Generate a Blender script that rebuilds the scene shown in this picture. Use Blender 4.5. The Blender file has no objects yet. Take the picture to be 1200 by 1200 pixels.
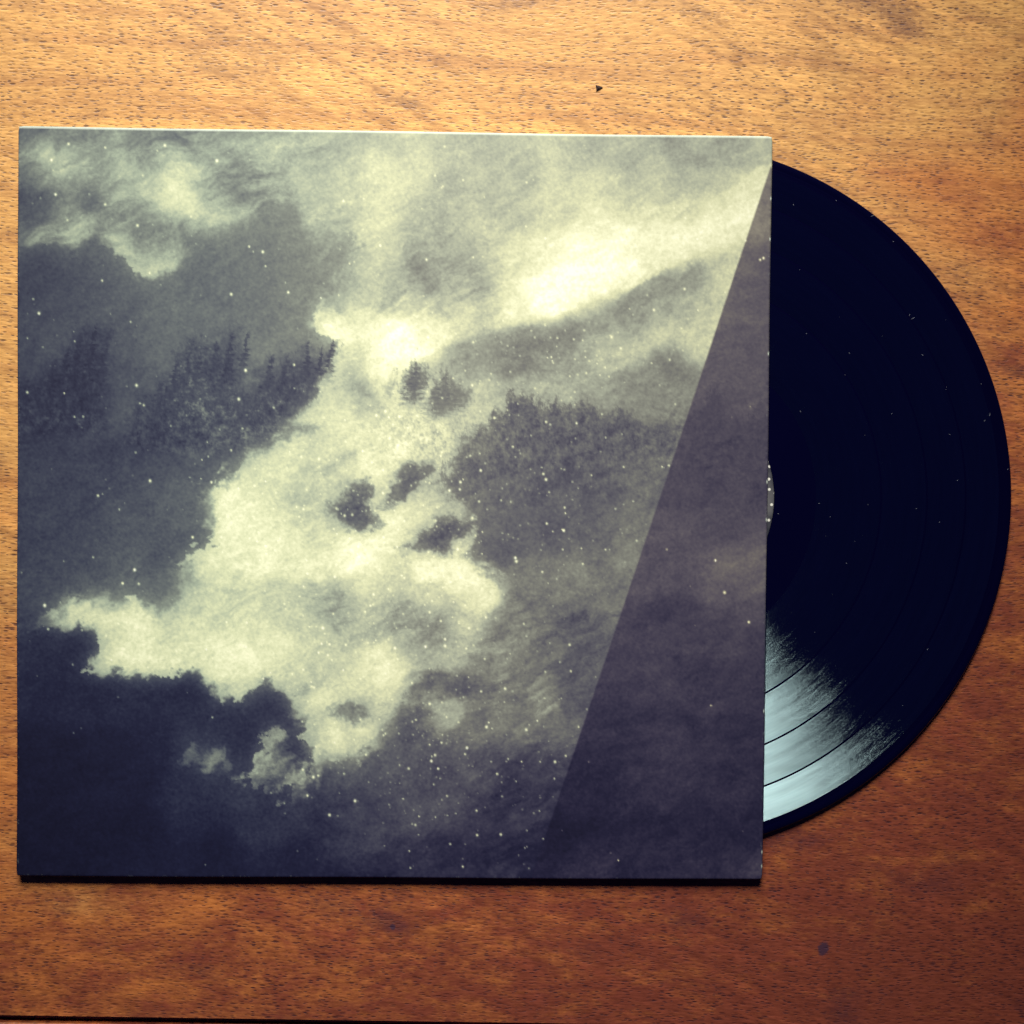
import bpy, bmesh, math, random
import numpy as np
from mathutils import Vector, Matrix

scene = bpy.context.scene
col = scene.collection
# ---------------------------------------------------------------- camera (held flat above the table)
cam_d = bpy.data.cameras.new('camera'); cam = bpy.data.objects.new('camera', cam_d); col.objects.link(cam)
cam.location = (.04183, .00799, .52351); cam.rotation_euler = (-.01877, -.01482, .00954)
cam_d.sensor_width = 36; cam_d.angle = math.radians(45); cam_d.clip_start = .02; cam_d.clip_end = 50
scene.camera = cam
# ---------------------------------------------------------------- dim bluish room light
w = bpy.data.worlds.new('World'); scene.world = w; w.use_nodes = True
bg = w.node_tree.nodes['Background']; bg.inputs[0].default_value = (.15, .16, 1.0, 1); bg.inputs[1].default_value = .042
# ---------------------------------------------------------------- the window above the picture's top edge
ld = bpy.data.lights.new('window_light', 'AREA'); ld.shape = 'RECTANGLE'; ld.size = .56; ld.size_y = .44; ld.spread = math.radians(51)
ld.energy = 2.3; ld.color = (1, .965, .895)
lo = bpy.data.objects.new('window_light', ld); col.objects.link(lo)
lo.location = (-.045, .70, .46)
lo.rotation_euler = (Vector((-.005, .095, 0))-lo.location).to_track_quat('-Z', 'Y').to_euler()
scene.view_settings.view_transform = 'Standard'; scene.view_settings.look = 'None'
scene.view_settings.exposure = 0; scene.view_settings.gamma = 1; scene.view_settings.use_curve_mapping = False

# ---------------------------------------------------------------- printed artwork of the sleeve
def vnoise(x, y, seed):
    xi = np.floor(x).astype(np.int64); yi = np.floor(y).astype(np.int64)
    fx = x - xi; fy = y - yi
    fx = fx*fx*fx*(fx*(fx*6-15)+10); fy = fy*fy*fy*(fy*(fy*6-15)+10)
    def h(a, b):
        n = (a*374761393 + b*668265263 + seed*974634777) & 0xffffffff
        n = ((n ^ (n >> 13))*1274126177) & 0xffffffff
        n = ((n ^ (n >> 16))*2246822519) & 0xffffffff
        return ((n ^ (n >> 15)) & 0xffffff)/16777215.0
    a = h(xi, yi); b = h(xi+1, yi); c = h(xi, yi+1); d = h(xi+1, yi+1)
    return (a+(b-a)*fx)*(1-fy) + (c+(d-c)*fx)*fy
def fbm(x, y, size, seed, octs=5, gain=.5, ang=0., stretch=1.):
    c, s = np.cos(ang), np.sin(ang)
    u = (x*c + y*s)/(size*stretch); v = (-x*s + y*c)/size
    t = 0; a = 1.; n = 0.
    for o in range(octs):
        t = t + a*(vnoise(u+17.3*o, v-9.1*o, seed+o)*2-1); n += a*a
        u = u*2.03; v = v*2.03; a *= gain
    return t/np.sqrt(n)*1.7          # roughly unit deviation
def inside(px, py, poly):
    r = np.zeros(px.shape, bool); n = len(poly)
    for i in range(n):
        x0, y0 = poly[i]; x1, y1 = poly[(i+1) % n]
        if y0 == y1: continue
        k = ((y0 > py) != (y1 > py)) & (px < (x1-x0)*(py-y0)/(y1-y0)+x0)
        r ^= k
    return r
def sdist(px, py, poly):
    d = np.full(px.shape, 1e9); n = len(poly)
    for i in range(n):
        x0, y0 = poly[i]; x1, y1 = poly[(i+1) % n]
        dx, dy = x1-x0, y1-y0
        t = np.clip(((px-x0)*dx+(py-y0)*dy)/(dx*dx+dy*dy+1e-9), 0, 1)
        d = np.minimum(d, (px-x0-t*dx)**2+(py-y0-t*dy)**2)
    d = np.sqrt(d)
    return np.where(inside(px, py, poly), d, -d)
def field(px, py, pts, s):
    num = 0.; den = 1e-12
    for x, y, l in pts:
        d2 = (px-x)**2+(py-y)**2
        w = np.exp(-d2/(2*s*s)) + 1e-3*np.exp(-d2/(2*(3.2*s)**2)) + 1e-9/(1+d2)
        num = num + w*l; den = den + w
    return num/den
def P(s):
    v = [float(q) for q in s.replace(';', ' ').replace(',', ' ').split()]
    return v
def P3(s): v = P(s); return [tuple(v[i:i+3]) for i in range(0, len(v), 3)]
def P2(s): v = P(s); return [tuple(v[i:i+2]) for i in range(0, len(v), 2)]
SKY = P3('''25,155,70 60,155,85 100,155,105 150,155,115 200,160,118 235,165,130
25,180,130 50,183,168 70,185,162 90,185,115 110,190,128 140,190,140 170,185,140 200,190,165 215,200,192 235,200,140
25,200,100 45,200,125 65,200,120 85,210,112 105,220,92 125,215,120 150,220,165 175,220,195 200,225,222 220,230,217 232,240,206 242,215,148
25,220,72 40,230,68 60,230,92 80,235,102 100,230,98 115,225,92 130,240,140 150,240,140 175,240,196 200,245,182
25,250,58 40,255,66 60,255,112 80,260,160 100,265,172 120,262,160 140,265,150 165,255,88 180,262,110 200,260,112 220,262,108 235,262,128
25,280,110 45,283,138 60,280,100 80,275,168 120,280,182 140,290,194 165,280,138 170,302,195 190,305,198 200,285,138 220,285,122 240,280,118
250,160,135 300,160,148 350,160,154 400,165,158 450,160,160 250,190,118 270,200,112 300,195,143 350,190,168 400,195,180 440,195,196
250,220,150 245,235,150 280,225,143 320,225,158 370,220,174 420,225,174 450,230,200 400,250,150 430,270,196 455,290,180 252,255,202 262,256,207 240,262,148 270,264,146 300,238,148
430,330,186 450,340,162 440,310,192 420,365,212 400,345,200 385,372,238
480,165,170 520,170,160 560,170,154 600,175,158 650,175,174 700,170,164 750,175,152 800,180,146 850,180,142 890,180,148
480,200,182 520,210,150 560,190,158 600,210,164 650,210,190 700,215,192 750,220,170 800,215,152 850,210,164 890,210,192
480,240,164 520,250,148 560,240,168 600,250,168 640,250,190 700,250,206 750,245,202 800,240,190 850,235,202 885,235,218
480,290,148 510,280,148 540,300,148 570,300,162 600,300,190 640,290,215 690,290,242 740,280,242 790,270,236 840,265,230 870,260,226
480,330,158 520,330,146 550,330,150 590,330,200 620,330,248 660,330,258 700,320,258 730,310,252 770,300,228 480,360,174 520,360,162 560,360,180 600,360,238 640,355,258 680,350,248
470,390,238 500,385,216 540,375,190 480,405,252 450,400,238 430,375,206 400,382,232
460,450,232 480,480,190 450,500,206 480,510,200 500,520,195 520,500,190 560,475,202 545,490,216 530,540,148 500,545,168 460,530,226
400,430,190 420,455,138 410,470,190 440,440,236 430,470,178 415,410,178 440,415,208 460,420,242
370,480,204 400,500,212 430,500,216 360,520,190 340,535,202 320,550,212 300,545,212 400,530,194 430,540,220 440,555,214 360,560,180 330,570,184 290,560,202 260,575,248 250,600,232 280,600,216 320,600,206 360,600,194 390,590,184
260,640,216 300,640,216 340,640,206 380,640,200 420,640,232 450,630,236 300,670,230 340,665,224 380,665,232 410,655,248 440,650,236 470,640,200 490,650,194 500,665,238 530,670,226 550,670,242 565,690,236 540,690,240
260,700,198 230,700,182 290,690,194 330,690,178 370,690,158 390,690,146 400,710,136 380,720,146 430,690,206 460,690,198 470,680,186
220,740,206 260,740,206 300,735,196 340,730,180 370,740,168 410,740,158 440,720,168 460,710,146 480,720,146 500,710,178 520,705,172 545,705,206
250,770,228 290,770,228 320,760,226 360,760,190 400,765,184 430,770,216 470,770,216 500,750,136 520,755,146 480,750,156 540,730,178 560,740,148 540,760,168
300,790,212 340,790,190 380,790,174 420,790,206 460,790,226 500,785,178 530,780,168 280,810,214 350,820,180 380,820,206 440,835,170 400,850,212 430,850,206 370,850,170 385,870,206 370,890,200 345,915,190 410,870,190 460,830,202 470,815,200
70,715,192 90,712,228 110,715,222 130,730,216 150,730,228 170,730,218 130,760,216 160,770,222 200,770,216 105,785,212 190,730,184 45,735,88 30,738,58
600,700,118 590,720,112 620,730,102 580,750,116 550,770,146 575,743,108 675,782,82 625,720,106 690,667,108 728,647,104 660,720,92 705,724,84 644,759,82 613,782,88 583,774,106 560,805,88 640,816,116 606,828,88 675,805,86 690,835,72 537,805,78 510,790,90 483,835,90 495,805,130 468,820,172 521,835,136 498,858,98 468,866,108 556,858,88 613,866,88 663,866,72 483,897,78 556,897,74 632,897,66 537,935,54 498,920,68 613,943,52 498,966,54 575,973,46 632,966,54 575,1012,30 500,1012,30 650,1012,28 720,780,80 700,800,74''')
HILL_L = (P2('''-30,292 40,286 60,287 82,285 95,276 105,273 115,278 125,288 135,298 150,311 163,320 180,318 200,313 207,308 213,295 225,290 240,285 250,275 270,264 290,256 305,245 320,237 340,235 350,241 353,256 372,262 385,278 400,274 415,280 420,297 410,315 415,335 405,355 385,360 370,362 365,375 375,388 392,396 386,415 372,440 368,455 355,470 345,480 330,495 318,505 312,515 305,525 290,528 275,540 265,555 245,565 232,572 240,600 242,620 238,640 222,645 215,665 218,680 205,695 190,705 178,713 165,705 150,703 125,705 105,703 85,702 70,712 60,722 30,736 -30,746'''),
 P3('''30,300,46 60,300,52 100,295,64 130,310,70 160,330,76 200,330,84 230,305,86 260,290,94 300,270,104 330,250,110 340,290,114 300,310,94 380,300,132 400,290,118 370,330,124 400,330,142 350,340,108 300,340,92 250,340,88 380,350,114 30,340,42 80,340,52 130,350,62 200,370,82 250,370,84 300,370,94 340,375,104 360,380,110 40,380,46 80,380,54 130,400,58 170,400,74 180,430,78 140,440,54 320,400,104 350,392,112 340,425,96
40,440,42 100,460,40 155,480,70 200,470,54 225,455,105 250,440,62 285,465,92 270,490,84 300,440,92 330,450,66 350,450,62 310,490,66 40,520,30 100,520,36 160,530,40 200,540,48 240,530,60 280,520,66 40,560,36 100,570,46 160,570,53 210,570,68 40,610,43 100,610,48 160,610,58 210,610,66 225,600,64 50,660,46 100,660,56 150,660,68 190,650,62 200,680,74 150,695,80 100,690,64 40,700,52 30,730,46'''))
TREE_A = P2('-25,505 -25,452 40,440 48,430 60,420 70,424 75,402 90,392 96,380 110,376 118,382 128,386 124,402 126,420 115,432 120,450 118,475 122,505')
TREE_B = P2('140,520 150,490 160,470 172,455 182,458 190,438 200,425 206,412 218,400 228,388 236,398 244,400 255,396 266,386 276,382 291,388 283,402 281,416 274,428 280,447 288,450 300,432 312,416 318,414 322,424 330,412 340,414 347,418 352,404 362,394 359,410 362,416 374,404 384,394 391,396 388,418 376,440 368,456 345,478 320,500 290,525 240,535 180,530')
DARK_LL = (P2('-40,746 40,741 60,737 78,735 93,728 103,738 113,750 116,762 104,772 99,782 92,789 112,788 130,786 148,790 160,790 180,786 198,790 213,786 225,790 240,800 252,812 262,821 284,816 298,808 306,798 318,806 330,815 340,830 352,842 357,856 352,866 356,876 365,905 345,925 330,945 420,1090 -40,1090'),
 P3('''30,760,36 60,755,34 95,750,32 50,780,28 100,800,28 150,805,32 200,815,32 280,830,36 330,850,38 350,870,40 320,835,38 60,900,12 150,900,17 190,880,26 225,885,40 245,885,46 258,880,42 262,900,44 220,910,34 40,980,6 150,980,12 250,950,30 300,950,38 350,960,40 250,1010,18 350,1010,24 280,880,30 285,905,34 270,930,44 60,1020,6'''))
HOLE = (P2('285,908 292,890 303,880 312,872 318,860 330,862 338,872 352,878 360,885 362,905 350,912 340,925 322,932 305,922 294,914'),
 P3('295,895,170 303,885,165 320,868,130 312,895,130 325,885,80 335,880,60 345,890,40 350,885,45 335,900,80 325,910,60 340,915,120 355,905,150 335,922,160 310,908,110'))
LOWER = (P2('322,945 340,930 352,922 362,910 372,897 380,888 395,886 410,888 425,880 440,875 462,866 480,852 505,862 530,880 600,1090 300,1090'),
 P3('390,920,52 420,910,58 398,893,96 440,900,74 400,960,62 440,970,58 470,920,68 400,990,38 450,1000,34 350,960,42 500,1000,34 490,940,62 360,930,46 370,1020,26 470,1025,26'))
ARC = (P2('478,440 492,420 512,407 540,396 580,385 620,377 660,370 700,352 740,335 790,315 830,300 860,285 915,258 915,560 478,560'),
 P3('''540,410,148 580,395,118 620,390,106 660,385,108 700,370,128 740,350,122 780,330,120 820,315,128 850,300,140 560,430,138 600,430,122 640,420,130 680,410,136 720,385,150 760,370,138 800,370,150 840,360,168 520,440,172 600,460,172 560,455,192 640,450,160 680,440,148 720,415,172 770,400,182 790,395,190 820,400,180 840,400,190 700,460,130 740,470,128 800,460,150 820,440,140 855,312,212 862,292,208 500,430,190 500,450,200'''))
HILL3 = (P2('655,480 690,450 715,435 740,426 765,410 790,402 800,410 806,424 830,432 870,440 870,560 650,560'),
 P3('740,440,118 790,418,106 820,450,118 770,470,128 700,470,134 680,480,140'))
TREES_R = (P2('532,520 545,505 552,500 560,494 570,490 575,483 580,474 590,472 598,464 605,462 612,457 622,459 630,466 640,472 646,467 652,463 658,470 668,470 680,467 692,472 700,482 715,484 728,477 740,483 752,497 765,495 780,489 795,490 812,495 840,700 700,720 640,705 600,695 588,680 572,668 556,658 546,645 552,628 548,600 530,585 512,560 528,540'),
 P3('''560,510,110 580,490,92 600,480,84 600,505,78 640,490,76 680,490,76 720,500,80 760,515,86 790,515,90 550,540,98 570,530,86 600,560,80 650,560,74 700,560,77 750,560,86 790,570,92 560,580,98 560,620,96 600,620,90 650,620,82 700,620,84 740,620,96 580,650,88 620,670,102 660,670,116 700,660,104 740,660,110 600,685,112 680,700,100'''))
SMALL = [  # polygon, tone, softness, warp
 (P2('470,452 472,434 480,424 487,421 494,427 503,431 501,445 492,458 478,470'), 84, 3.5, 4),
 (P2('503,472 505,452 515,442 522,431 529,441 540,452 551,462 540,470 525,482 508,488'), 96, 4, 4),
 (P2('445,455 455,445 464,438 466,444 456,456 447,462'), 150, 4, 3),
 (P2('405,418 412,404 420,400 428,405 424,420 412,430 402,440'), 168, 5, 4),
 (P2('395,450 410,440 425,440 436,455 445,470 432,470 415,462'), 135, 9, 6),
 (P2('382,590 400,577 415,563 428,559 434,572 432,588 440,600 446,610 430,622 412,618 400,608 396,596'), 62, 4, 5),
 (P2('446,590 452,572 464,556 480,548 498,542 503,550 486,568 472,580 456,590'), 56, 3.5, 4),
 (P2('470,641 485,630 500,616 515,609 530,604 546,607 551,614 540,624 535,640 520,648 505,645 488,637'), 56, 4, 5),
 (P2('330,495 350,497 366,500 350,506 337,503'), 98, 3, 3), (P2('318,514 335,505 332,512'), 98, 2.5, 2),
 (P2('384,836 405,828 425,831 432,837 405,842'), 72, 4, 4),
 (P2('476,816 490,801 505,786 514,781 526,794 512,800 500,811 486,816'), 70, 4, 5),
 (P2('518,814 530,801 545,795 562,794 556,808 540,818 524,823'), 74, 4, 5),
 (P2('466,842 478,830 495,824 502,834 486,847 470,849'), 70, 4, 5),
 (P2('298,800 306,794 312,797 302,806'), 70, 2.5, 2), (P2('346,813 355,803 350,811'), 110, 2, 2),
 (P2('493,752 508,745 525,742 535,749 515,756'), 112, 4, 4), (P2('470,752 485,748 490,755 476,757'), 130, 4, 3)]
TRI = P2('906,192 930,190 930,1060 612,1060')
TRI_PTS = P3('''893,230,112 895,260,130 885,260,142 893,285,92 880,300,112 897,300,88 880,340,92 895,350,84 860,380,88 890,400,84 850,430,84 885,440,84 840,470,80 890,470,84 820,500,66 850,500,72 800,560,65 850,560,67 890,580,68 780,620,72 850,620,70 890,620,78 760,680,74 800,660,76 840,660,86 855,668,104 880,670,98 890,640,98 870,690,86 890,720,80 740,740,64 800,740,62 860,740,68 890,760,62 720,800,54 780,800,58 850,800,56 890,800,54 700,860,43 780,860,48 880,860,46 680,920,36 780,920,41 880,920,41 650,980,27 780,980,36 880,980,37 880,1020,34 700,1020,29''')
TREES_T = (P2('780,640 800,560 812,510 822,480 832,460 842,450 848,462 846,478 852,486 850,498 858,492 866,488 874,490 882,484 890,487 945,492 945,700 760,700'), 60)
SPIRES = [(48, 432, 50, 11, 34, .7), (62, 417, 60, 12, 32, .75), (78, 402, 70, 13, 30, .8), (92, 387, 80, 13, 30, .8), (109, 377, 90, 14, 30, .85), (124, 385, 80, 12, 34, .7),
 (188, 440, 60, 13, 44, .7), (206, 411, 80, 14, 44, .8), (222, 394, 80, 13, 46, .75), (234, 398, 70, 11, 46, .75), (252, 394, 80, 13, 46, .8), (270, 387, 80, 13, 46, .85), (288, 386, 60, 10, 46, .85),
 (318, 411, 46, 8, 50, .9), (336, 410, 46, 8, 50, .9), (361, 393, 52, 8, 48, .9), (375, 402, 50, 8, 50, .9), (388, 393, 56, 9, 48, .95), (160, 455, 60, 12, 48, .6), (30, 440, 55, 11, 32, .6)]
SPIRES_R = [(562, 490, 30, 8, 98, .7), (580, 472, 34, 9, 90, .85), (598, 462, 36, 9, 84, .9), (612, 455, 40, 10, 82, .9), (625, 458, 36, 9, 82, .9), (652, 462, 36, 9, 82, .9), (668, 468, 30, 8, 82, .8), (681, 465, 34, 9, 80, .9), (696, 473, 30, 8, 82, .8), (729, 476, 32, 9, 84, .9), (745, 486, 28, 8, 86, .8), (765, 492, 28, 8, 90, .8), (782, 487, 30, 9, 90, .85),
 (481, 422, 40, 10, 92, .85), (488, 419, 62, 19, 90, .92), (497, 427, 40, 9, 98, .8), (511, 440, 50, 15, 102, .85), (523, 429, 62, 20, 98, .92), (536, 443, 48, 15, 108, .85), (546, 458, 24, 7, 118, .7), (460, 440, 34, 8, 130, .6)]
BIG = P2('''57,190 77,171 190,171 251,188 62,230 158,265 289,288 305,294 335,341 268,344 43,369 157,452 342,426 285,433 277,467 245,565 173,564 112,582 603,651 604,655 562,548 538,562 525,572 639,490 639,558 376,736 432,709 461,759 520,748 520,756 497,757 365,913 358,935 384,958 414,941 546,877 616,855 569,852 504,893 512,902 650,893 586,980 558,981 640,610 660,618 840,652 851,690 880,725 893,296 897,294 50,712 155,669 141,685 223,630''')
def gauss(a, s):
    n = int(3*s)+1; k = np.exp(-np.arange(-n, n+1)**2/(2*s*s)); k /= k.sum()
    a = np.apply_along_axis(lambda r: np.convolve(np.pad(r, n, 'edge'), k, 'valid'), 0, a)
    return np.apply_along_axis(lambda r: np.convolve(np.pad(r, n, 'edge'), k, 'valid'), 1, a)
def sstep(a, b, x):
    t = np.clip((x-a)/(b-a), 0, 1); return t*t*(3-2*t)
def artwork(N):
    """N x N linear RGB, row 0 at the top edge of the sleeve"""
    u, v = np.meshgrid(np.linspace(0, 1, N), np.linspace(0, 1, N))
    X = (20*(1-u)+906*u)*(1-v) + (18*(1-u)+894*u)*v
    Y = (147*(1-u)+159*u)*(1-v) + (1028*(1-u)+1032*u)*v
    wx = fbm(X, Y, 60, 11, 6, .55); wy = fbm(X, Y, 60, 31, 6, .55)
    fx = fbm(X, Y, 12, 51, 4, .6); fy = fbm(X, Y, 12, 71, 4, .6)
    cl = fbm(X+wx*14, Y+wy*14, 45, 91, 6, .58, -.45, 1.7)     # drifting cloud texture
    fi = fbm(X+wx*5, Y+wy*5, 9, 111, 4, .65, -.4, 1.5)         # fine cloud texture
    le = fbm(X, Y, 4.6, 131, 3, .85)                               # leaf speckle
    st = fbm(X+wx*6, Y+wy*6, 7, 211, 4, .7, -.42, 4.5)               # wisps
    ray = fbm(X, Y, 26, 151, 4, .5, 1.05, 4.)
    q = 4
    def fld(pts, s, w):
        x, y = (X+wx*w)[::q, ::q], (Y+wy*w)[::q, ::q]
        f = field(x, y, pts, s)
        ii = np.arange(N)/q; i0 = np.minimum(ii.astype(int), f.shape[0]-2); t = np.clip(ii-i0, 0, 1.2)
        f = f[i0]*(1-t[:, None])+f[i0+1]*t[:, None]
        return f[:, i0]*(1-t)+f[:, i0+1]*t
    va = sstep(-1.2, 1.4, fbm(X, Y, 38, 171, 3, .6))                 # where outlines are crisp, where they melt
    tv = fbm(X, Y, 5.0, 191, 4, .8, 1.45, 2.4)                     # upright, twiggy noise
    def dist(poly, w, ti=2.6):
        return sdist(X+wx*w*.5+fx*w*.6, Y+wy*w*.5+fy*w*.6, poly) + fi*ti
    def mask(poly, soft, w, ti=2.6):
        s_ = soft*(.45+1.9*va)
        return sstep(-1, 1, dist(poly, w, ti)/s_)
    def spire(A, cx, ty, h, hw, t, al):
        # one conifer: serrated, narrowing to its tip, leaning a little
        d = Y-ty; xx = np.abs(X-cx+.16*d+fx*1.2)
        w = hw*np.clip(d/h, 0, 1)**.85*(.72+.34*np.sin(d*1.05+cx)+.16*np.sin(d*2.3+cx*1.7))
        m = sstep(1.6, -1.6, xx-w+le*1.3)*sstep(-1, 2, d)*sstep(h*1.05, h*.45, d)*al*np.clip(.8+.25*le+.15*fi, .2, 1)
        return A*(1-m)+t*m
    L = fld(SKY, 10, 5)
    mid = 1-np.abs(L/255-.55)*1.5
    L = L + (cl*20 + fi*9 + st*13)*np.clip(mid, .55, 1)*(1-.6*sstep(360, 240, Y)*sstep(300, 450, X)) + 7*sstep(330, 240, Y)*sstep(540, 680, X) + ray*5.5*sstep(420, 250, Y)*sstep(380, 520, X)
    L = L*(1-.17*sstep(.2, 1.7, st*.8+cl)*sstep(150, 200, L)*sstep(380, 480, Y))
    def lay(base, poly, pts, soft, w, tex=6, fine=4, s=13, ti=2.6):
        m = mask(poly, soft, w, ti)
        return base*(1-m) + (fld(pts, s, 6)+cl*tex+fi*fine)*m
    L = lay(L, *ARC, 7, 3, 8, 8, 12, .9)
    L = lay(L, *HILL3, 6, 4, 6, 6)
    # speckled foliage in front of the bright gap
    sp = np.exp(-(((X-495)/58)**2+((Y-500)/50)**2))
    L = L + np.clip(le*.8+tv*.6, -2.4, 1.5)*27*sp
    dR = sdist(X+fx*4, Y+fy*4, TREES_R[0])
    top = sstep(620, 540, Y)
    m = sstep(-1, 1, (dR+(tv*5.0+le*2.2)*top+fi*6*(1-top))/(4+12*(1-top)*va))
    edge = np.exp(-np.maximum(dR, 0)/15)*top*sstep(760, 560, X)
    tr = fld(TREES_R[1], 13, 5)+cl*5+fi*6+ray*4+tv*3+np.clip(le, 0, 3)*20*edge
    L = L*(1-m)+tr*m
    for i_, (poly, t, so, w) in enumerate(SMALL):
        if i_ < 4: m = sstep(-7, 7, sdist(X+fx*3, Y+fy*3, poly)+tv*4.5+le*4.0)*.9
        else: m = sstep(-1, 1, (sdist(X+wx*w*.5+fx*w*.8, Y+wy*w*.5+fy*w*.8, poly)+fi*3.5+cl*1.5)/(so*1.7))*.95
        L = L*(1-m)+(t+fi*12+le*5)*m
    mr = sstep(335, 375, X)*sstep(392, 372, Y)                       # the hill's far end melts into the haze
    bl = (1-2*np.abs(vnoise(X/11., Y/11., 301)*2-1))*3.2+(1-2*np.abs(vnoise(X/5.5, Y/5.5, 303)*2-1))*1.6
    lowr = sstep(470, 540, Y)
    m = sstep(-1, 1, (dist(HILL_L[0], 3.5+5*mr+5*lowr, 1.0+6*mr+3*lowr)+cl*3*lowr+bl*sstep(380, 330, Y))/((3.4+14*mr+5*lowr)*(.45+1.9*va)))
    L = L*(1-m) + (fld(HILL_L[1], 15, 6)*.92+11+cl*(4+4*mr)+fi*(3.0+4*mr))*m
    for poly, t, a in ((TREE_A, 33, .80), (TREE_B, 44, .78)):
        d = sdist(X+fx*4, Y+fy*5, poly)
        m = sstep(-6, 10, d+le*2.6+tv*5)*a*np.clip(.74+.2*cl+.24*fi+.34*le+.28*tv, .05, 1)
        m = m*sstep(570, 470, Y)
        L = L*(1-m)+t*m
    hl = np.exp(-(((X-225)/26)**2+((Y-465)/30)**2))+np.exp(-(((X-292)/36)**2+((Y-480)/28)**2))+.5*np.exp(-(((X-70)/50)**2+((Y-495)/14)**2))
    L = L + np.clip(le+fi*.5, 0, 3)*17*hl
    L = lay(L, *LOWER, 7, 7, 8, 7)
    L = lay(L, *DARK_LL, 2.8, 6, 2.5, 2.5, 13, 2.2)
    for poly, t in ((P2('213,896 219,880 224,870 231,866 233,876 240,884 246,878 255,874 260,884 262,896 271,910 258,904 246,894 236,898 226,888'), 92), (P2('238,888 246,879 256,875 258,884 250,892 244,897'), 128)):
        m = sstep(-1, 1, (sdist(X+fx*6+wx*3, Y+fy*6+wy*3, poly)+fi*3+cl*1.5)/6.)*.85
        L = L*(1-m)+(t+fi*14+cl*8)*m
    m = mask(HOLE[0], 4.5, 8, 4); L = L*(1-m)+(field(X+fx*6, Y+fy*6, HOLE[1], 6)+fi*20+le*6)*m
    # light bleeding softly over the outlines
    B = gauss(L, 11./(885./N)); L = L*.53+B*.47 + (le*3.2+st*2.4+fi*2.2)*np.clip(L/150, .25, 1)
    for cx, ty, h, hw, t, al in SPIRES+SPIRES_R: L = spire(L, cx, ty, h, hw, t-3, min(1, al*.95))
    tz = np.zeros((N, N))
    for poly, q_ in ((TREE_A, 1.), (TREE_B, 1.), (TREES_R[0], .55)): tz = np.maximum(tz, q_*sstep(-10, 12, sdist(X, Y, poly)))
    tz = tz*sstep(610, 500, Y)
    L = L + tz*(tv*7.5+le*6.5+fi*5)*np.clip(L/62, .35, 1.25)
    # darker wedge on the right with its own, shifted picture
    T = fld(TRI_PTS, 13, 6)*.93+cl*5+fi*3+st*2
    m = sstep(-4, 4, sdist(X+fx*3, Y+fy*3, TREES_T[0])+tv*3.5+le*1.5)*sstep(650, 540, Y); T = T*(1-m)+(np.minimum(T, 62)+fi*3+le*1.5)*m
    for cx, ty, h, hw in ((842, 446, 60, 12), (832, 462, 50, 11), (868, 487, 30, 8), (884, 483, 32, 9)): T = spire(T, cx, ty, h, hw, 60, .75)
    tri = sstep(-1.2, 1.2, sdist(X, Y, TRI))
    fade = sstep(1020, 985, Y)
    T = L*(1-fade)*.5+T*(1-(1-fade)*.5)
    # the faint brightening towards the wedge's edge, paper tone, print grain
    rs = np.random.RandomState(5)
    g = gauss(rs.randn(N, N), .8); g /= g.std()
    L = L*(1-tri)+T*tri
    L = L + g*(2.2+.012*L)
    # stars
    S = np.zeros((N, N))
    def star(x, y, a, s):
        v_ = (y-153)/878.; u_ = (x-20+ v_*1)/(885-10*v_)
        ci, cj = v_*(N-1), u_*(N-1)
        i0, i1 = int(max(0, ci-6)), int(min(N, ci+7)); j0, j1 = int(max(0, cj-6)), int(min(N, cj+7))
        if i1 <= i0 or j1 <= j0: return
        jj, ii = np.meshgrid(np.arange(j0, j1), np.arange(i0, i1))
        S[i0:i1, j0:j1] = np.maximum(S[i0:i1, j0:j1], a*np.exp(-(((jj-cj)/s)**2+((ii-ci)/(s*1.15))**2)))
    k = 885./N
    for bx_, by_ in BIG: star(bx_, by_, .75+.25*rs.rand(), (1.15+.5*rs.rand())/k)
    n = 0
    while n < 1250:
        x, y = rs.uniform(22, 892), rs.uniform(160, 1022)
        p = .09 + .75*np.exp(-(((x-440)/130)**2+((y-700)/110)**2)) + .95*np.exp(-(((x-520)/120)**2+((y-890)/75)**2)) + .8*np.exp(-(((x-640)/120)**2+((y-410)/45)**2)) + .5*np.exp(-(((x-620)/90)**2+((y-590)/80)**2)) + .55*np.exp(-(((x-380)/90)**2+((y-560)/60)**2))+.5*np.exp(-(((x-490)/50)**2+((y-500)/45)**2))
        if x > 906-(y-192)*.34: p *= .1
        if x < 330 and y > 790: p *= .12
        if rs.rand() < p:
            b = rs.rand()**2.2
            star(x, y, .17+.6*b, (.72+.6*b*rs.rand()+.2*rs.rand())/k); n += 1
    L = np.clip(L, 0, 262)
    L = L + (285-L)*np.clip(S, 0, 1)
    xs = [0, 25, 50, 80, 110, 150, 200, 235, 265]
    cool = np.stack([np.interp(L, xs, c) for c in ([4, 20, 49, 82, 113, 154, 205, 237, 255], [5, 23, 54, 88, 120, 165, 212, 241, 255], [32, 50, 72, 92, 111, 142, 172, 203, 236])], -1)
    warm = np.stack([np.interp(L, xs, c) for c in ([4, 24, 51, 82, 113, 155, 207, 238, 255], [5, 23, 49, 81, 113, 159, 210, 240, 255], [32, 49, 68, 88, 104, 138, 170, 202, 236])], -1)
    tt = np.stack([np.interp(L, xs, c) for c in ([6, 25, 52, 82, 113, 154, 206, 238, 255], [5, 23, 48, 77, 108, 150, 204, 238, 255], [31, 50, 69, 88, 102, 130, 164, 196, 230])], -1)
    w = sstep(200, 560, X)[..., None]
    C = cool*(1-w)+warm*w
    C = C*(1+(np.array((.985, 1.0, 1.025))-1)*sstep(215, 150, L)[..., None])
    C = C*(1-tri[..., None])+tt*tri[..., None]
    C = C/255.
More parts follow.
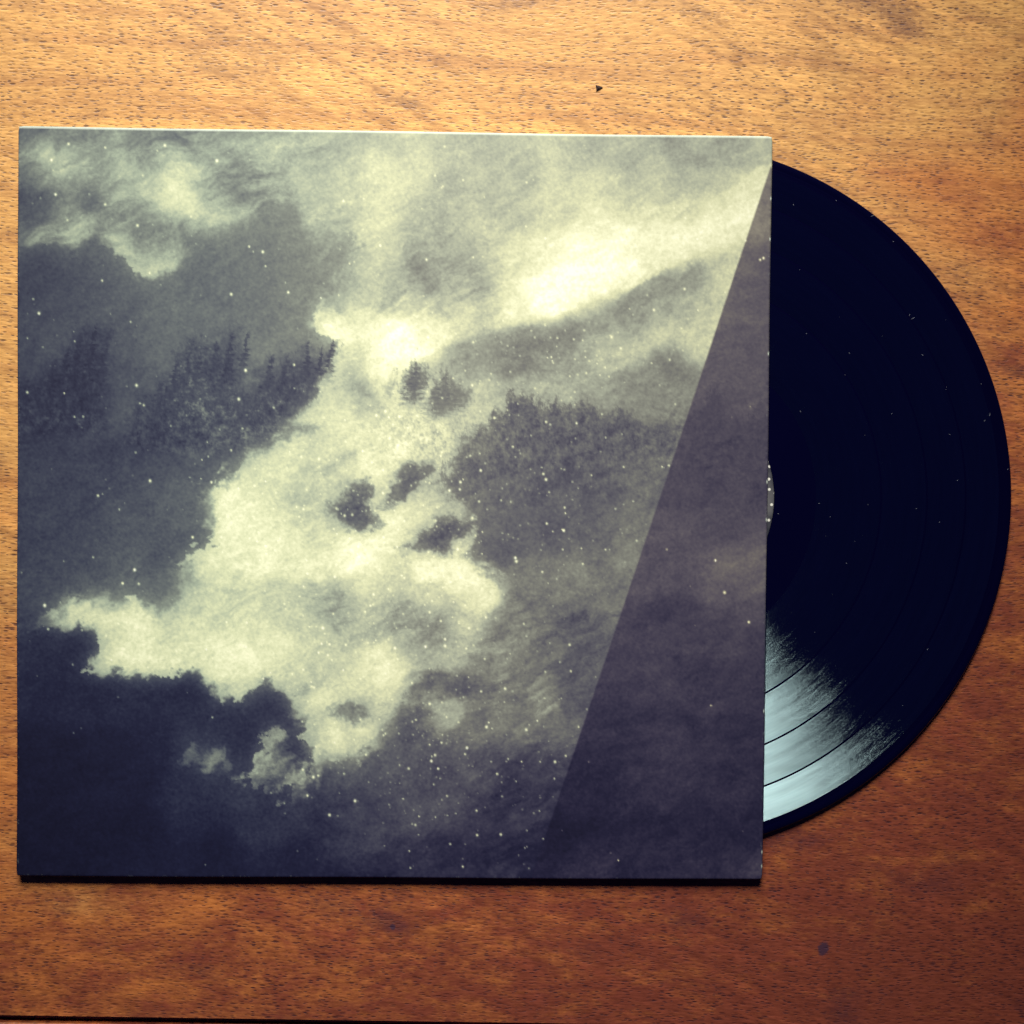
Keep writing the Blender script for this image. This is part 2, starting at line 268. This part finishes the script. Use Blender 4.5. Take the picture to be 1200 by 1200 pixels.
    return np.where(C <= .04045, C/12.92, ((C+.055)/1.055)**2.4), C

# ---------------------------------------------------------------- helpers
def tag(o, label=None, cat=None, group=None, kind=None):
    if label: o['label'] = label
    if cat: o['category'] = cat
    if group: o['group'] = group
    if kind: o['kind'] = kind
    return o
def empty(name, loc=(0, 0, 0)):
    o = bpy.data.objects.new(name, None); col.objects.link(o); o.location = loc; o.empty_display_size = .02; return o
def mesh_obj(name, me, mat, parent=None):
    o = bpy.data.objects.new(name, me); col.objects.link(o); me.materials.append(mat)
    if parent: o.parent = parent
    return o
def bm_obj(name, bm, mat, parent=None, smooth=False):
    bmesh.ops.recalc_face_normals(bm, faces=bm.faces)
    me = bpy.data.meshes.new(name); bm.to_mesh(me); bm.free()
    if smooth:
        for p in me.polygons: p.use_smooth = True
    return mesh_obj(name, me, mat, parent)
class NT:
    """short-hand for building node materials"""
    def __init__(s, name):
        s.m = bpy.data.materials.new(name); s.m.use_nodes = True; s.t = s.m.node_tree
        s.t.nodes.clear(); s.out = s.t.nodes.new('ShaderNodeOutputMaterial')
    def n(s, typ, ins=None, **kw):
        nd = s.t.nodes.new('ShaderNode'+typ)
        for k, v in kw.items(): setattr(nd, k, v)
        for k, v in (ins or {}).items():
            i = nd.inputs[k]
            if isinstance(v, bpy.types.NodeSocket): s.t.links.new(v, i)
            else: i.default_value = v
        return nd
    def math(s, op, a, b=0., c=0., clamp=False):
        return s.n('Math', {0: a, 1: b, 2: c}, operation=op, use_clamp=clamp).outputs[0]
    def mix(s, f, a, b, blend='MIX'):
        nd = s.n('Mix', {0: f}, data_type='RGBA', blend_type=blend)
        for i, v in ((6, a), (7, b)):
            if isinstance(v, bpy.types.NodeSocket): s.t.links.new(v, nd.inputs[i])
            else: nd.inputs[i].default_value = (*v, 1)
        return nd.outputs[2]
    def ramp(s, f, a, b):
        return s.n('MapRange', {0: f, 1: a, 2: b}, interpolation_type='SMOOTHSTEP').outputs[0]
    def mapping(s, v, scale=(1, 1, 1), rot=(0, 0, 0), loc=(0, 0, 0)):
        return s.n('Mapping', {0: v, 'Location': loc, 'Rotation': rot, 'Scale': scale}).outputs[0]
    def noise(s, v, scale, detail=3., rough=.5, dist=0.):
        return s.n('TexNoise', {'Vector': v, 'Scale': scale, 'Detail': detail, 'Roughness': rough, 'Distortion': dist}).outputs[0]
    def surf(s, sh): s.t.links.new(sh, s.out.inputs[0]); return s.m

# ---------------------------------------------------------------- wood
def wood(name, c_light, c_mid, c_red, seed=0.):
    g = NT(name); co = g.n('TexCoord').outputs['Object']
    co = g.mapping(co, loc=(seed, seed*.7, 0))
    # the grain wanders a little
    wv = g.n('TexNoise', {'Vector': g.mapping(co, (6, 14, 1)), 'Scale': 1., 'Detail': 1.}).outputs[0]
    wv = g.n('CombineXYZ', {0: 0., 1: g.math('MULTIPLY', g.math('SUBTRACT', wv, .5), .014), 2: 0.}).outputs[0]
    gc = g.n('VectorMath', {0: co, 1: wv}, operation='ADD').outputs[0]
    gc = g.mapping(gc, rot=(0, 0, .035))
    xyz = g.n('SeparateXYZ', {0: co}).outputs
    big = g.noise(g.mapping(gc, (6, 9, 1), loc=(.4, .2, 0)), 1., 3., .6, .6)
    # left yellower, right redder; light falloff painted in, darker red towards the near edge
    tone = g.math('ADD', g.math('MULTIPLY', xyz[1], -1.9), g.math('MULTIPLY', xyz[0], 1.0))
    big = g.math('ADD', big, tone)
    patch = g.noise(g.mapping(gc, (34, 74, 1), loc=(3, 1, 0)), 1., 5., .80, .2)
    fibre = g.noise(g.mapping(gc, (150, 1000, 1)), 1., 3., .75)
    band = g.noise(g.mapping(gc, (5, 130, 1)), 1., 2., .6)
    diag = g.noise(g.mapping(g.mapping(co, rot=(0, 0, .50)), (22, 170, 1)), 1., 2., .55, .35)
    area = g.noise(g.mapping(co, (8, 10, 1), loc=(1, 4, 0)), 1., 1.)
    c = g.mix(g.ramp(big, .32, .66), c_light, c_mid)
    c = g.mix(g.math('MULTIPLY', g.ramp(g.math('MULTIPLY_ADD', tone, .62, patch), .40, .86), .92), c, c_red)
    c = g.mix(g.math('MULTIPLY', g.ramp(band, .42, .70), .30), c, c_red)
    c = g.mix(g.math('MULTIPLY', g.math('MULTIPLY', g.ramp(diag, .50, .64), g.ramp(area, .38, .55)), .45), c, (1.42, 1.38, 1.30), 'MULTIPLY')
    c = g.mix(g.math('MULTIPLY', g.math('MULTIPLY', g.ramp(diag, .47, .34), g.ramp(area, .36, .56)), .26), c, tuple(q*.62 for q in c_red))
    c = g.mix(1., c, g.mix(g.ramp(fibre, .25, .75), (.64, .58, .55), (1.24, 1.27, 1.30)), 'MULTIPLY')
    # short dark pores, overlapping sets
    pore = None
    for k, (sx, sy, rad, th) in enumerate(((170, 590, .21, .12), (225, 760, .21, .25), (100, 620, .16, .60))):
        pc = g.mapping(gc, (sx, sy, 1), loc=(k*7.3, k*3.1, 0), rot=(0, 0, .012*k-.02))
        vo = g.n('TexVoronoi', {'Vector': pc, 'Scale': 1., 'Randomness': 1.}, voronoi_dimensions='2D')
        rnd = g.n('SeparateColor', {0: vo.outputs['Color']}).outputs
        hit = g.math('MULTIPLY', g.ramp(vo.outputs['Distance'], g.math('MULTIPLY_ADD', rnd[2], rad*1.1, rad*.65), rad*.42), g.ramp(rnd[0], th, th+.2))
        hit = g.math('MULTIPLY', hit, g.math('MULTIPLY_ADD', rnd[1], .65, .35))
        pore = hit if pore is None else g.math('MAXIMUM', pore, hit)
    dens = g.ramp(g.noise(g.mapping(gc, (13, 46, 1), loc=(9, 9, 0)), 1., 4., .65), .32, .60)
    dens = g.math('MULTIPLY_ADD', dens, .58, .42)
    c = g.mix(g.math('MULTIPLY', g.math('MULTIPLY', pore, dens), .92), c, (.036, .011, .018))
    # ink-dark blots and grime left in the grain
    nz = g.math('SUBTRACT', g.noise(g.mapping(co, (330, 480, 1)), 1., 3., .7), .5)
    grime = g.ramp(g.math('ADD', g.noise(g.mapping(gc, (15, 28, 1), loc=(2.2, 6.4, 0)), 1., 2., .6), g.math('MULTIPLY', nz, .25)), .56, .74)
    c = g.mix(g.math('MULTIPLY', grime, .6), c, (.07, .022, .03))
    for (sx, sy, r, a) in ((.1848, -.1876, .0027, .85), (.0005, -.1790, .0012, .8)):
        dv = g.n('VectorMath', {0: g.mapping(co, loc=(-sx, -sy, 0)), 1: (1, .8, 0)}, operation='MULTIPLY').outputs[0]
        ln = g.n('VectorMath', {0: dv}, operation='LENGTH').outputs['Value']
        f = g.ramp(g.math('MULTIPLY_ADD', nz, r*1.4, ln), r*1.1, r*.6)
        c = g.mix(g.math('MULTIPLY', f, a), c, (.045, .025, .05))
    bp = g.n('Bump', {'Height': pore, 'Strength': .4, 'Distance': .0003}, invert=True).outputs[0]
    ro = g.math('ADD', .40, g.math('MULTIPLY', patch, .2))
    p = g.n('BsdfPrincipled', {'Base Color': c, 'Roughness': ro, 'Normal': bp, 'IOR': 1.45, 'Specular IOR Level': .5})
    return g.surf(p.outputs[0])
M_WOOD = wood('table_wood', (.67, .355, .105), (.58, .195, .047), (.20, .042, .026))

table = empty('tabletop'); tag(table, 'worn brown wooden tabletop with short dark pores under the record sleeve', kind='structure')
def board(x0, x1, ya, yb, yc, yd, z0, z1, r=.0016):
    """a plank; ya/yb lower edge at left/right end, yc/yd upper edge"""
    bm = bmesh.new()
    lo = [bm.verts.new(p) for p in ((x0, ya, z0), (x1, yb, z0), (x1, yd, z0), (x0, yc, z0))]
    hi = [bm.verts.new(p) for p in ((x0, ya, z1), (x1, yb, z1), (x1, yd, z1), (x0, yc, z1))]
    bm.faces.new(lo[::-1]); bm.faces.new(hi)
    for i in range(4): bm.faces.new((lo[i], lo[(i+1) % 4], hi[(i+1) % 4], hi[i]))
    bmesh.ops.bevel(bm, geom=[e for e in bm.edges if all(v.co.z > z1-1e-6 for v in e.verts)], offset=r, segments=3, affect='EDGES')
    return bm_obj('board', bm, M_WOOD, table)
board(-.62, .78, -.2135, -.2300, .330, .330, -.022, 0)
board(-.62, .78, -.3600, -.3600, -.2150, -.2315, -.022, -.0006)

# ---------------------------------------------------------------- sleeve
SX, SY = .1575, .1575*.99717
ZT = .0037; RND = .0009
def sleeve_material():
    g = NT('printed_card')
    a = g.n('Attribute', attribute_name='print', attribute_type='GEOMETRY').outputs['Color']
    co = g.n('TexCoord').outputs['Object']
    gr = g.noise(co, 2600., 2., .6); weave = g.noise(g.mapping(co, (900, 3200, 1)), 1., 2., .5)
    c = g.mix(1., a, g.mix(gr, (.90, .90, .90), (1.10, 1.10, 1.10)), 'MULTIPLY')
    bp = g.n('Bump', {'Height': g.math('ADD', gr, weave), 'Strength': .10, 'Distance': .0001}).outputs[0]
    p = g.n('BsdfPrincipled', {'Base Color': c, 'Roughness': .62, 'Normal': bp, 'Specular IOR Level': .35})
    return g.surf(p.outputs[0])
M_CARD = sleeve_material()
def plain(name, colr, rough, spec=.4):
    g = NT(name); co = g.n('TexCoord').outputs['Object']
    c = g.mix(g.noise(co, 900., 3.), tuple(q*.75 for q in colr), tuple(q*1.2 for q in colr))
    return g.surf(g.n('BsdfPrincipled', {'Base Color': c, 'Roughness': rough, 'Specular IOR Level': spec}).outputs[0])
M_BACK = plain('card_back', (.012, .013, .03), .6)
M_INSIDE = plain('card_inside', (.10, .10, .11), .8)

sleeve = tag(empty('record_sleeve'), 'square cardboard album sleeve printed with night clouds, trees and stars, lying on the wood', 'album sleeve')
N = 720
lin = artwork(N)[0]
ALB = .82
def front_panel():
    rs = np.random.RandomState(3)
    # skirt: rings of vertices that roll over the edge (quarter round) and run down
    ang = [0, 18, 36, 54, 72, 90]
    ext = [-RND+RND*math.sin(math.radians(a)) for a in ang] + [0, 0]
    dz = [-RND+RND*math.cos(math.radians(a)) for a in ang] + [-.0018, -.0032]
    K = len(ext)
    M = N+2*(K-1)
    def axis(S):
        inn = np.linspace(-S+RND, S-RND, N)
        lo_ = -S-np.array(ext[1:][::-1]); hi_ = S+np.array(ext[1:])
        return np.concatenate([lo_, inn, hi_])
    xs, ys = axis(SX), axis(SY)[::-1]
    dd = np.concatenate([np.array(dz[1:][::-1]), np.zeros(N), np.array(dz[1:])])
    GX, GY = np.meshgrid(xs, ys); DX, DY = np.meshgrid(dd, dd)
    # the open right edge is thinner: it does not run down to the back panel
    DXr = np.where(GX > 0, np.maximum(DX, -.0008), DX)
    Z = ZT + np.minimum(DXr, DY)
    un, vn = GX/SX, GY/SY
    GX = GX + .00012*np.sin(GY*47+.6)*np.abs(un)**6; GY = GY + .00012*np.sin(GX*39+2.)*np.abs(vn)**6   # card is never dead straight
    cr = np.clip(np.abs(un)+np.abs(vn)-1.985, 0, 1)*SX*.5; GX = GX-np.sign(un)*cr*.3; GY = GY-np.sign(vn)*cr*.3
    Z = Z + .00028*np.clip(1-un**2, 0, 1)*np.clip(1-vn**2, 0, 1) + .00010*np.sin(un*3+1)*np.cos(vn*2.2)*np.clip(1-un**4, 0, 1)*np.clip(1-vn**4, 0, 1)
    ii = np.clip(np.arange(M)-(K-1), 0, N-1)
    gain = 1+.62*np.clip(ii/(N-1.)-.15, 0, 1)
    C = np.clip(lin[np.ix_(ii, ii)]*ALB*gain[:, None, None], 0, .93)
    # scuffed, paler fold along the edges; window light on the top rim painted in
    wear_rimlight = np.zeros((M, M)); e = np.maximum(np.abs(np.arange(M)-(M-1)/2)-(N/2-1), 0)
    E = np.maximum.outer(e, e)
    nz = vnoise(GX*900, GY*900, 7)*.6+vnoise(GX*2600, GY*2600, 9)*.4
    wear_rimlight = (E > 0)*np.clip(.01+.5*(nz-.74), 0, .3)
    wear_rimlight = np.where((E > 0) & (GY > SY-RND*1.2), np.maximum(wear_rimlight, .5), wear_rimlight)
    right = (GX > SX-RND*.8)
    for yy in (.131, .114, .066, .012, -.004, -.085, -.145, -.151):
        wear_rimlight = np.maximum(wear_rimlight, right*np.exp(-((GY-yy)/.0006)**2)*.9)
    C = C*(1-wear_rimlight[..., None])+np.array((.60, .68, .56))*wear_rimlight[..., None]
    verts = np.stack([GX, GY, Z], -1).reshape(-1, 3)
    idx = np.arange(M*M).reshape(M, M)
    quads = np.stack([idx[:-1, :-1], idx[1:, :-1], idx[1:, 1:], idx[:-1, 1:]], -1).reshape(-1, 4)
    me = bpy.data.meshes.new('front_panel')
    me.vertices.add(len(verts)); me.vertices.foreach_set('co', verts.ravel().astype(np.float32))
    nq = len(quads)
    me.loops.add(nq*4); me.loops.foreach_set('vertex_index', quads.ravel().astype(np.int32))
    me.polygons.add(nq); me.polygons.foreach_set('loop_start', np.arange(0, nq*4, 4, dtype=np.int32))
    me.polygons.foreach_set('use_smooth', np.ones(nq, bool))
    me.update(calc_edges=True)
    at = me.color_attributes.new('print', 'FLOAT_COLOR', 'POINT')
    rgba = np.concatenate([C.reshape(-1, 3), np.ones((M*M, 1))], 1).astype(np.float32)
    at.data.foreach_set('color', rgba.ravel())
    return mesh_obj('front_panel', me, M_CARD, sleeve)
front_panel()
def slab(name, x0, x1, y0, y1, z0, z1, mat, parent, r=.0002):
    bm = bmesh.new(); bmesh.ops.create_cube(bm, size=1)
    for v in bm.verts:
        v.co = Vector(((x0+x1)/2+v.co.x*(x1-x0), (y0+y1)/2+v.co.y*(y1-y0), (z0+z1)/2+v.co.z*(z1-z0)))
    bmesh.ops.bevel(bm, geom=bm.edges[:], offset=r, segments=2, affect='EDGES')
    return bm_obj(name, bm, mat, parent)
slab('lining', -SX+.0022, SX-.0007, -SY+.0022, SY-.0022, .00290, .00305, M_INSIDE, sleeve, .00005)
slab('back_panel', -SX+.0002, SX+.0002, -SY+.0004, SY-.0004, .00002, .00062, M_BACK, sleeve)

# ---------------------------------------------------------------- record
RC = (.1115, .0048); R = .1502
rec = tag(empty('vinyl_record', (RC[0], RC[1], .0008)), 'shiny black vinyl record pulled half out of the sleeve', 'record')
rec.rotation_euler = (0, math.radians(.08), 0)
def vinyl(name, grooved):
    g = NT(name); tc = g.n('TexCoord').outputs['Object']
    x = g.n('SeparateXYZ', {0: tc}).outputs
    rad = g.math('SQRT', g.math('ADD', g.math('MULTIPLY', x[0], x[0]), g.math('MULTIPLY', x[1], x[1])))
    base = (.0006, .0006, .0075)
    if not grooved:
        d = g.noise(tc, 500., 3.)
        p = g.n('BsdfPrincipled', {'Base Color': (.0008, .0008, .012, 1), 'Roughness': g.math('MULTIPLY_ADD', d, .06, .10), 'IOR': 1.5})
        return g.surf(p.outputs[0])
    th = g.math('ARCTAN2', x[1], x[0])
    tw = g.n('Attribute', attribute_name='twist', attribute_type='OBJECT').outputs['Fac']
    # every groove has its own look: noise that varies fast with radius, slowly round the disc
    def ring(fr, fa, off, det=2.):
        v = g.n('CombineXYZ', {0: g.math('MULTIPLY', rad, fr), 1: g.math('MULTIPLY_ADD', th, fa, off), 2: 0.}).outputs[0]
        return g.noise(v, 1., det, .6)
    n1 = ring(420., 4., 1.); n2 = ring(1150., 12., 5.); n3 = ring(120., 1.2, 9.)
    spark = ring(1900., 100., 3., 1.)
    tcv = g.n('VectorMath', {0: tc, 1: (1, 1, 0)}, operation='MULTIPLY').outputs[0]
    rdir = g.n('VectorMath', {0: tcv}, operation='NORMALIZE').outputs[0]
    cdir = g.n('VectorMath', {0: rdir, 1: (0, 0, 1)}, operation='CROSS_PRODUCT').outputs[0]
    jit = g.math('ADD', g.math('MULTIPLY', g.math('SUBTRACT', n1, .5), .09), g.math('MULTIPLY', g.math('SUBTRACT', n2, .5), .18))
    jit = g.math('ADD', jit, g.math('MULTIPLY', g.math('SUBTRACT', spark, .5), .17))
    jit = g.math('ADD', jit, g.math('ADD', tw, g.math('MULTIPLY', g.math('SUBTRACT', n3, .5), .06)))
    tj = g.n('VectorMath', {0: cdir, 'Scale': jit}, operation='SCALE').outputs[0]
    tan = g.n('VectorMath', {0: rdir, 1: tj}, operation='ADD').outputs[0]
    tan = g.n('VectorTransform', {0: tan}, vector_type='VECTOR', convert_from='OBJECT', convert_to='WORLD').outputs[0]
    refl = g.math('MULTIPLY_ADD', n1, .22, .34)
    colr = g.mix(g.math('MULTIPLY', n2, .6), (.68, .95, .98), (.46, .76, .82))
    gl = g.n('BsdfAnisotropic', {'Color': colr, 'Roughness': GR_ROUGH, 'Anisotropy': GR_ANI, 'Tangent': tan})
    df = g.n('BsdfDiffuse', {'Color': (*base, 1)})
    ms = g.n('MixShader', {0: refl, 1: df.outputs[0], 2: gl.outputs[0]})
    return g.surf(ms.outputs[0])
GR_ROUGH = .30; GR_ANI = -.91
M_VIN = vinyl('vinyl_smooth', False); M_GRV = vinyl('vinyl_grooves', True)
def lathe(name, prof, mat, parent, seg=256, closed=True):
    bm = bmesh.new(); rows = []
    for r, z in prof:
        rows.append([bm.verts.new((r*math.cos(2*math.pi*i/seg), r*math.sin(2*math.pi*i/seg), z)) for i in range(seg)])
    pr = list(zip(rows, rows[1:]))
    if closed: pr.append((rows[-1], rows[0]))
    for a, b in pr:
        for i in range(seg):
            j = (i+1) % seg; bm.faces.new((a[i], a[j], b[j], b[i]))
    return bm_obj(name, bm, mat, parent, smooth=True)
T = .0018; ZS = T-.00025   # groove land lies below the rim bead
disc = lathe('disc', [(.0036, 0), (.0500, 0), (.0505, .0002), (.1455, .0002), (.1470, 0), (R-.0009, 0), (R-.0004, .00015), (R-.00012, .0004), (R, .0008),
    (R-.00010, .0013), (R-.0004, .0016), (R-.0010, T-.00004), (R-.0018, T), (R-.0027, T-.00005), (R-.0034, ZS+.00002), (R-.0038, ZS-.00002), (R-.0040, ZS+.00003), (R-.0042, ZS-.00002), (.1452, ZS), (.0668, ZS), (.0530, ZS), (.0505, T-.0001), (.0495, T), (.0036, T)], M_VIN, rec, 384)
for k, (r0, r1, tw) in enumerate(((.0668, .0941, -.01), (.0949, .1136, .02), (.1144, .1301, -.015), (.1309, .1447, .03))):
    b = lathe('groove_band', [(r0, ZS+.00001), (r0+.0001, ZS+.00004), (r1-.0001, ZS+.00004), (r1, ZS+.00001)], M_GRV, rec, 384, closed=False)
    b['twist'] = tw
def label_mat():
    g = NT('printed_label'); tc = g.n('TexCoord').outputs['Object']
    c = g.mix(g.ramp(g.noise(tc, 40., 6., .6), .35, .65), (.02, .022, .035), (.13, .13, .13))
    vo = g.n('TexVoronoi', {'Vector': tc, 'Scale': 260.}, voronoi_dimensions='2D').outputs['Distance']
    c = g.mix(g.ramp(vo, .20, .10), c, (.75, .75, .65))
    return g.surf(g.n('BsdfPrincipled', {'Base Color': c, 'Roughness': .5}).outputs[0])
lathe('label', [(.0036, T+.00001), (.0036, T+.00009), (.0487, T+.00009), (.0490, T+.00001)], label_mat(), rec, 192)

# ---------------------------------------------------------------- specks
M_DUST = plain('pale_dust', (.22, .23, .28), .9)
random.seed(4)
bm = bmesh.new()
def fleck(x, y, z, l, wd, a):
    m = Matrix.Translation((x, y, z)) @ Matrix.Rotation(a, 4, 'Z') @ Matrix.Diagonal((l, wd, wd*.6, 1))
    bmesh.ops.create_icosphere(bm, subdivisions=1, radius=.5, matrix=m)
fix = [(1022, 253, 9), (1070, 373, 7), (1066, 369, 4), (1081, 416, 4), (1087, 761, 2.5), (1154, 493, 3), (960, 590, 3), (1113, 509, 3), (1150, 450, 2), (1047, 283, 2), (938, 482, 3), (912, 602, 2.5), (1122, 563, 2), (1101, 612, 2.5), (1181, 550, 2), (1074, 596, 2), (992, 660, 2), (945, 391, 2), (930, 240, 2.5), (980, 235, 2), (1045, 485, 2), (1160, 486, 5)]
def px(x, y, z=0.):
    """photograph position -> place on the table plane"""
    f = 600/math.tan(math.radians(22.5))
    d = cam.rotation_euler.to_matrix() @ Vector(((x-600)/f, -(y-600)/f, -1)); t = (z-cam.location.z)/d.z
    return cam.location+d*t
for X_, Y_, l in fix:
    q = px(X_, Y_, .0025); fleck(q.x, q.y, .00244, l*.00030, .00020*random.uniform(.6, 1.), random.uniform(0, 3.1))
for i in range(26):
    a = random.uniform(-1.2, 1.2); r = random.uniform(.07, .146)
    x, y = RC[0]+r*math.cos(a), RC[1]+r*math.sin(a)
    if x > SX+.004: fleck(x, y, .00242, random.uniform(.00012, .0005), random.uniform(.00008, .00014), random.uniform(0, 3.1))
tag(bm_obj('dust', bm, M_DUST), 'fine pale dust specks scattered on the black record', 'dust', kind='stuff')
M_CHIP = plain('dark_chip', (.035, .018, .018), .8)
bm = bmesh.new(); q = px(702, 103)
vs = [bm.verts.new((q.x+a*.00024, q.y-b*.00022, z)) for a, b, z in ((-6, -5, .0003), (-2, -2.5, .0008), (7, -1, .0003), (0, 2, .0007), (-5, 7, .0003), (-2, 1, .0009), (0, -4, .0001), (2, 4, .0001), (-5, 1, .0001))]
for f in ((0, 1, 5), (1, 2, 3), (1, 3, 5), (5, 3, 4), (6, 2, 1), (6, 1, 0), (2, 7, 3), (3, 7, 4), (0, 5, 8), (8, 5, 4)): bm.faces.new([vs[i] for i in f])
tag(bm_obj('splinter', bm, M_CHIP), 'tiny dark splinter lying on the wood above the sleeve', 'splinter')
